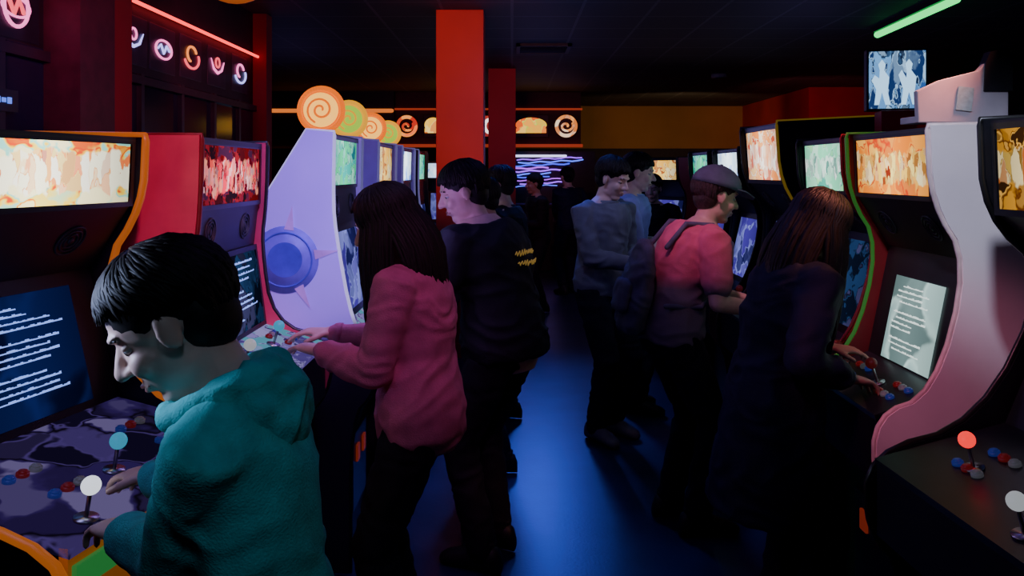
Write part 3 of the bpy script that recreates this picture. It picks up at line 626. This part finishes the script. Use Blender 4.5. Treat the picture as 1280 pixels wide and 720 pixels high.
t=tag(empty('blue_logo_sign',(-2.26,3.52,1.92)),'small blue lit sign on the glass at the left edge','sign'); g=MB(); g.box((0,0,0),(.015,.26,.10)); g.build('backing',DARK,t)
for k in range(4): g=MB(); g.box((.012,-.06+.04*k,0),(.006,.024,.020+.008*(k%2))); g.build('blue_mark',BLN,t)
t=tag(empty('ring_lamp',(-1.38,4.0,2.66)),'orange hanging ring lamp at the top edge of the picture','lamp')
g=MB(); g.tube([(math.cos(k*math.pi/16)*.19,0,math.sin(k*math.pi/16)*.19) for k in range(32)],.03,10,closed=True); g.build('ring',glow('dim_orange_ring',(.9,.18,.02),.35),t,True)
g=MB(); g.tube([(0,0,.19),(0,0,.34)],.008,8,False); g.build('cord',BLACK,t)

# hanging menu signs at the back
g=MB(); g.box((-.42,14.1,2.52),(3.25,.15,.96)); struct(g.build('trim_8',M('dark_red_board',(.06,.01,.012),.5)))
RLIT=glow('red_lit_rail',(.8,.08,.03),.4)
g=MB(); g.box((-.42,14.0,2.06),(3.3,.2,.05)); struct(g.build('trim_9',RLIT))
g=MB(); g.box((-.42,14.0,2.70),(3.3,.06,.03)); struct(g.build('trim_11',RLIT))
for i,(px,w_,kind,pal,lb) in enumerate([(508,.42,1,[(1,.12,.03),(1,.30,.05),(.5,.02,.01)],'round orange and red menu sign at the left end'),
    (541,.34,0,[(1,.5,.03),(1,.7,.2),(.7,.15,.02)],'yellow rectangular menu sign beside the first column'),
    (613,.34,2,[(.25,.02,.02),(.4,.03,.02),(.12,.01,.01)],'red menu sign with a white letter C between the columns'),
    (664,.62,0,[(1,.35,.03),(.45,.6,.05),(1,.6,.1),(.8,.1,.01)],'wide orange and green menu sign right of the columns'),
    (708,.44,1,[(1,.75,.5),(.6,.15,.03),(1,.35,.08)],'round pale menu sign at the right end')]):
    X=(px-640)*.0139; t=tag(empty('menu_sign',(X,13.98,2.40)),lb,'sign','menu signs over the counter'); g=MB(); f=MB(); am=art('menu_art_%d'%i,pal,7,1.5,30+i,core=False)
    if kind==1: f.disc((0,0,0),w_/2,.06,(0,1,0)); g.tube([(math.cos(k*math.pi/16)*w_*.38,-.035,math.sin(k*math.pi/16)*w_*.38) for k in range(32)],.03,8,closed=True); g.tube([(math.cos(k*.45)*w_*.06*(1+k*.25),-.035,math.sin(k*.45)*w_*.05*(1+k*.25)) for k in range(16)],.02,6)
    elif kind==0: f.box((0,0,0),(w_,.06,.40)); g.ell((0,-.03,.02),(w_*.44,.02,.13)); g.box((0,-.035,-.08),(w_*.85,.02,.08))
    else: f.box((0,0,0),(w_,.06,.40)); g.box((0,-.032,0),(w_*.9,.01,.36))
    f.build('sign_box',MUL,t,bevel=.01); pc=g.build('picture',am,t,True)
    if kind==2: g=MB(); g.tube([(math.cos(R(45+k*27))*.10,-.05,math.sin(R(45+k*27))*.12) for k in range(11)],.028,8); g.build('letter',glow('white_letter',(1,.85,.8),2),pc,True)
# counter
t=tag(empty('counter',(.55,13.2,0)),'dark counter with violet and white light strips under the menu signs','counter')
g=MB(); g.box((0,0,.52),(1.8,.6,1.04)); g.box((0,-.02,1.06),(1.9,.7,.05)); g.build('counter_body',BLACK,t,bevel=.01)
g=MB(); g.box((0,.28,1.5),(1.7,.05,.9)); g.build('back_board',DARK,t)
g=MB(); g.tube([(-.5,.22,1.87),(.35,.22,1.87)],.02,8); g.build('light_strip',glow('white_violet_strip',(.6,.6,1),2.2),t,True)
rs=random.Random(5); VC=[glow('violet_strip_%d'%k,c,2.2) for k,c in enumerate([(.30,.06,1),(.08,.14,1),(.04,.06,.9),(.4,.05,.9)])]
for k in range(10):
    z=1.80-.05*k; x0=rs.uniform(-.65,-.35); g=MB(); g.tube([(x0+.09*i,.22,z+.011*math.sin(i*1.5+k*2)+.004*i) for i in range(rs.randint(8,13))],rs.uniform(.007,.013),8); g.build('neon_squiggle',VC[k%4],t,True)
# ceiling fittings
t=tag(empty('ceiling_vent',(.35,9.0,2.985)),'square dark air vent in the ceiling right of the columns','vent'); g=MB()
for a,b,c,d in ((0,.28,.6,.04),(0,-.28,.6,.04),(.28,0,.04,.6),(-.28,0,.04,.6)): g.box((a,b,0),(c,d,.03))
g.build('frame',M('vent_grey',(.05,.05,.06),.6),t)
for k in range(6): g=MB(); g.box((0,-.22+.088*k,0),(.54,.03,.012),Matrix.Rotation(.5,3,'X')); g.build('slat',DARK,t)
t=tag(empty('smoke_detector',(2.95,11.4,2.97)),'small pale round detector on the ceiling above the right row','smoke detector'); g=MB(); g.disc((0,0,0),.11,.05,(0,0,1)); g.build('housing',M('off_white',(.3,.3,.32),.6),t,True,.0)
g=MB(); g.disc((0,0,-.035),.05,.02,(0,0,1)); g.build('sensor',DARK,t,True)

# ------------------------------------------------------------------ lights
def spot(loc,tgt,col,pw,ang=60,bl=.6,rad=.06):
    l=bpy.data.lights.new('added_spot','SPOT'); l.color=col; l.energy=pw; l.spot_size=R(ang); l.spot_blend=bl; l.shadow_soft_size=rad  # unseen spots added to light chosen things, no fixture modelled
    o=bpy.data.objects.new('added_spot',l); C.objects.link(o); o.location=loc; o.rotation_euler=(V(tgt)-V(loc)).to_track_quat('-Z','Y').to_euler()
def point(loc,col,pw,rad=.1):
    l=bpy.data.lights.new('lamp','POINT'); l.color=col; l.energy=pw; l.shadow_soft_size=rad; o=bpy.data.objects.new('lamp',l); C.objects.link(o); o.location=loc  # unseen points added as fill and screen light, no fixture modelled
spot((.1,-.3,2.7),(-.24,1.2,1.0),(.50,.72,1),24,28,.9,.15)          # cool light on the child
spot((-.95,1.15,1.46),(-.50,1.21,1.36),(.50,.62,1),22,50,.9,.08)    # added spot imitating screen glow on the child's face
point((-.98,1.45,1.30),(.42,.40,1),1.6,.12)
spot((.3,1.0,2.9),(-.32,2.6,1.2),(1,.28,.75),48,26,.9)              # pink
spot((-.3,1.2,2.9),(-.95,2.38,1.55),(1,.25,.50),105,24,.9)          # red side
spot((-.2,1.9,2.9),(-.85,3.2,1.4),(.42,.26,1),190,26,.9)            # purple side
spot((.45,1.0,2.9),(1.4,2.4,1.58),(.72,.78,1),150,24,.9)            # white side panel
spot((.2,1.6,1.9),(1.28,2.4,.95),(1,.25,.42),34,32,.9)
spot((.35,2.5,2.9),(.9,3.65,1.30),(1,.36,.58),66,22,.9)             # red shirt
spot((.2,3.5,2.95),(.6,4.9,1.35),(.42,.44,1),42,28,.9)              # grey sweatshirt
spot((.9,1.0,2.9),(.95,2.65,1.2),(.30,.28,1),10,28,.9,.12)          # navy coat
spot((1.55,2.45,2.2),(1.09,2.66,1.42),(1,.30,.22),60,32,.9,.06)     # warm rim on the ash hair
point((-.42,3.05,1.42),(.5,.25,1),2.2,.08)                          # added violet point imitating screen light on the black jacket's face
point((-.58,2.75,1.30),(.5,.3,1),1.0,.08)
spot((.6,1.8,2.8),(0,3.25,1.25),(.35,.25,1),16,24,.9,.1)            # violet on the black jacket
spot((.30,9.8,2.9),(.25,5.0,0),(.05,.12,1),300,34,1,.3)             # blue sheen on the floor
spot((.25,5.8,2.9),(.22,3.6,0),(.04,.12,1),130,44,1,.3)
spot((-.45,4.6,2.5),(-.42,7.0,2.4),(1,.24,.18),85,60)               # column
spot((-.1,8.6,2.5),(-.1,10.8,2.4),(1,.12,.12),18,60)
spot((3,13.6,1.9),(3.2,17,2.6),(1,.62,.28),48,130)
spot((3.4,11.0,2.0),(5.4,13.4,2.4),(1,.2,.2),50,80)
spot((-1.4,3.2,2.4),(-2.25,4.4,2.2),(1,.15,.25),16,70)
spot((-1.4,5.4,2.5),(-2.3,5.8,2.4),(1,.10,.16),8,80)
spot((.6,3.0,2.6),(1.35,3.1,1.25),(1,.12,.12),40,36)                # maroon side
spot((-.1,2.1,2.8),(-.75,2.9,1.0),(.5,.4,1),30,24)                  # second deck
point((-1.6,3.2,2.2),(.1,.15,1),6,.2)
for x,y,z,c,p_ in ((.2,3.4,2.5,(.30,.20,1),6),(.2,6.2,2.2,(.22,.22,1),7),(.3,9.0,2.0,(.25,.25,1),7),(2.8,7.5,2.1,(.3,.25,.8),8),(-2.8,10,2.0,(.3,.2,.8),6),(-.1,1.6,2.6,(.45,.2,.9),3)):
    point((x,y,z),c,p_,.45)  # dim coloured ambient fill, added and unseen
w=bpy.data.worlds.new('world'); bpy.context.scene.world=w; w.use_nodes=True; w.node_tree.nodes['Background'].inputs[0].default_value=(.15,.18,.5,1); w.node_tree.nodes['Background'].inputs[1].default_value=.005

cam=bpy.data.cameras.new('camera'); co=bpy.data.objects.new('camera',cam); C.objects.link(co); co.location=(0,0,1.6); co.rotation_euler=(R(90),0,0)
cam.sensor_width=36; cam.lens=28.125; cam.shift_y=-145/1280; cam.clip_start=.05; bpy.context.scene.camera=co
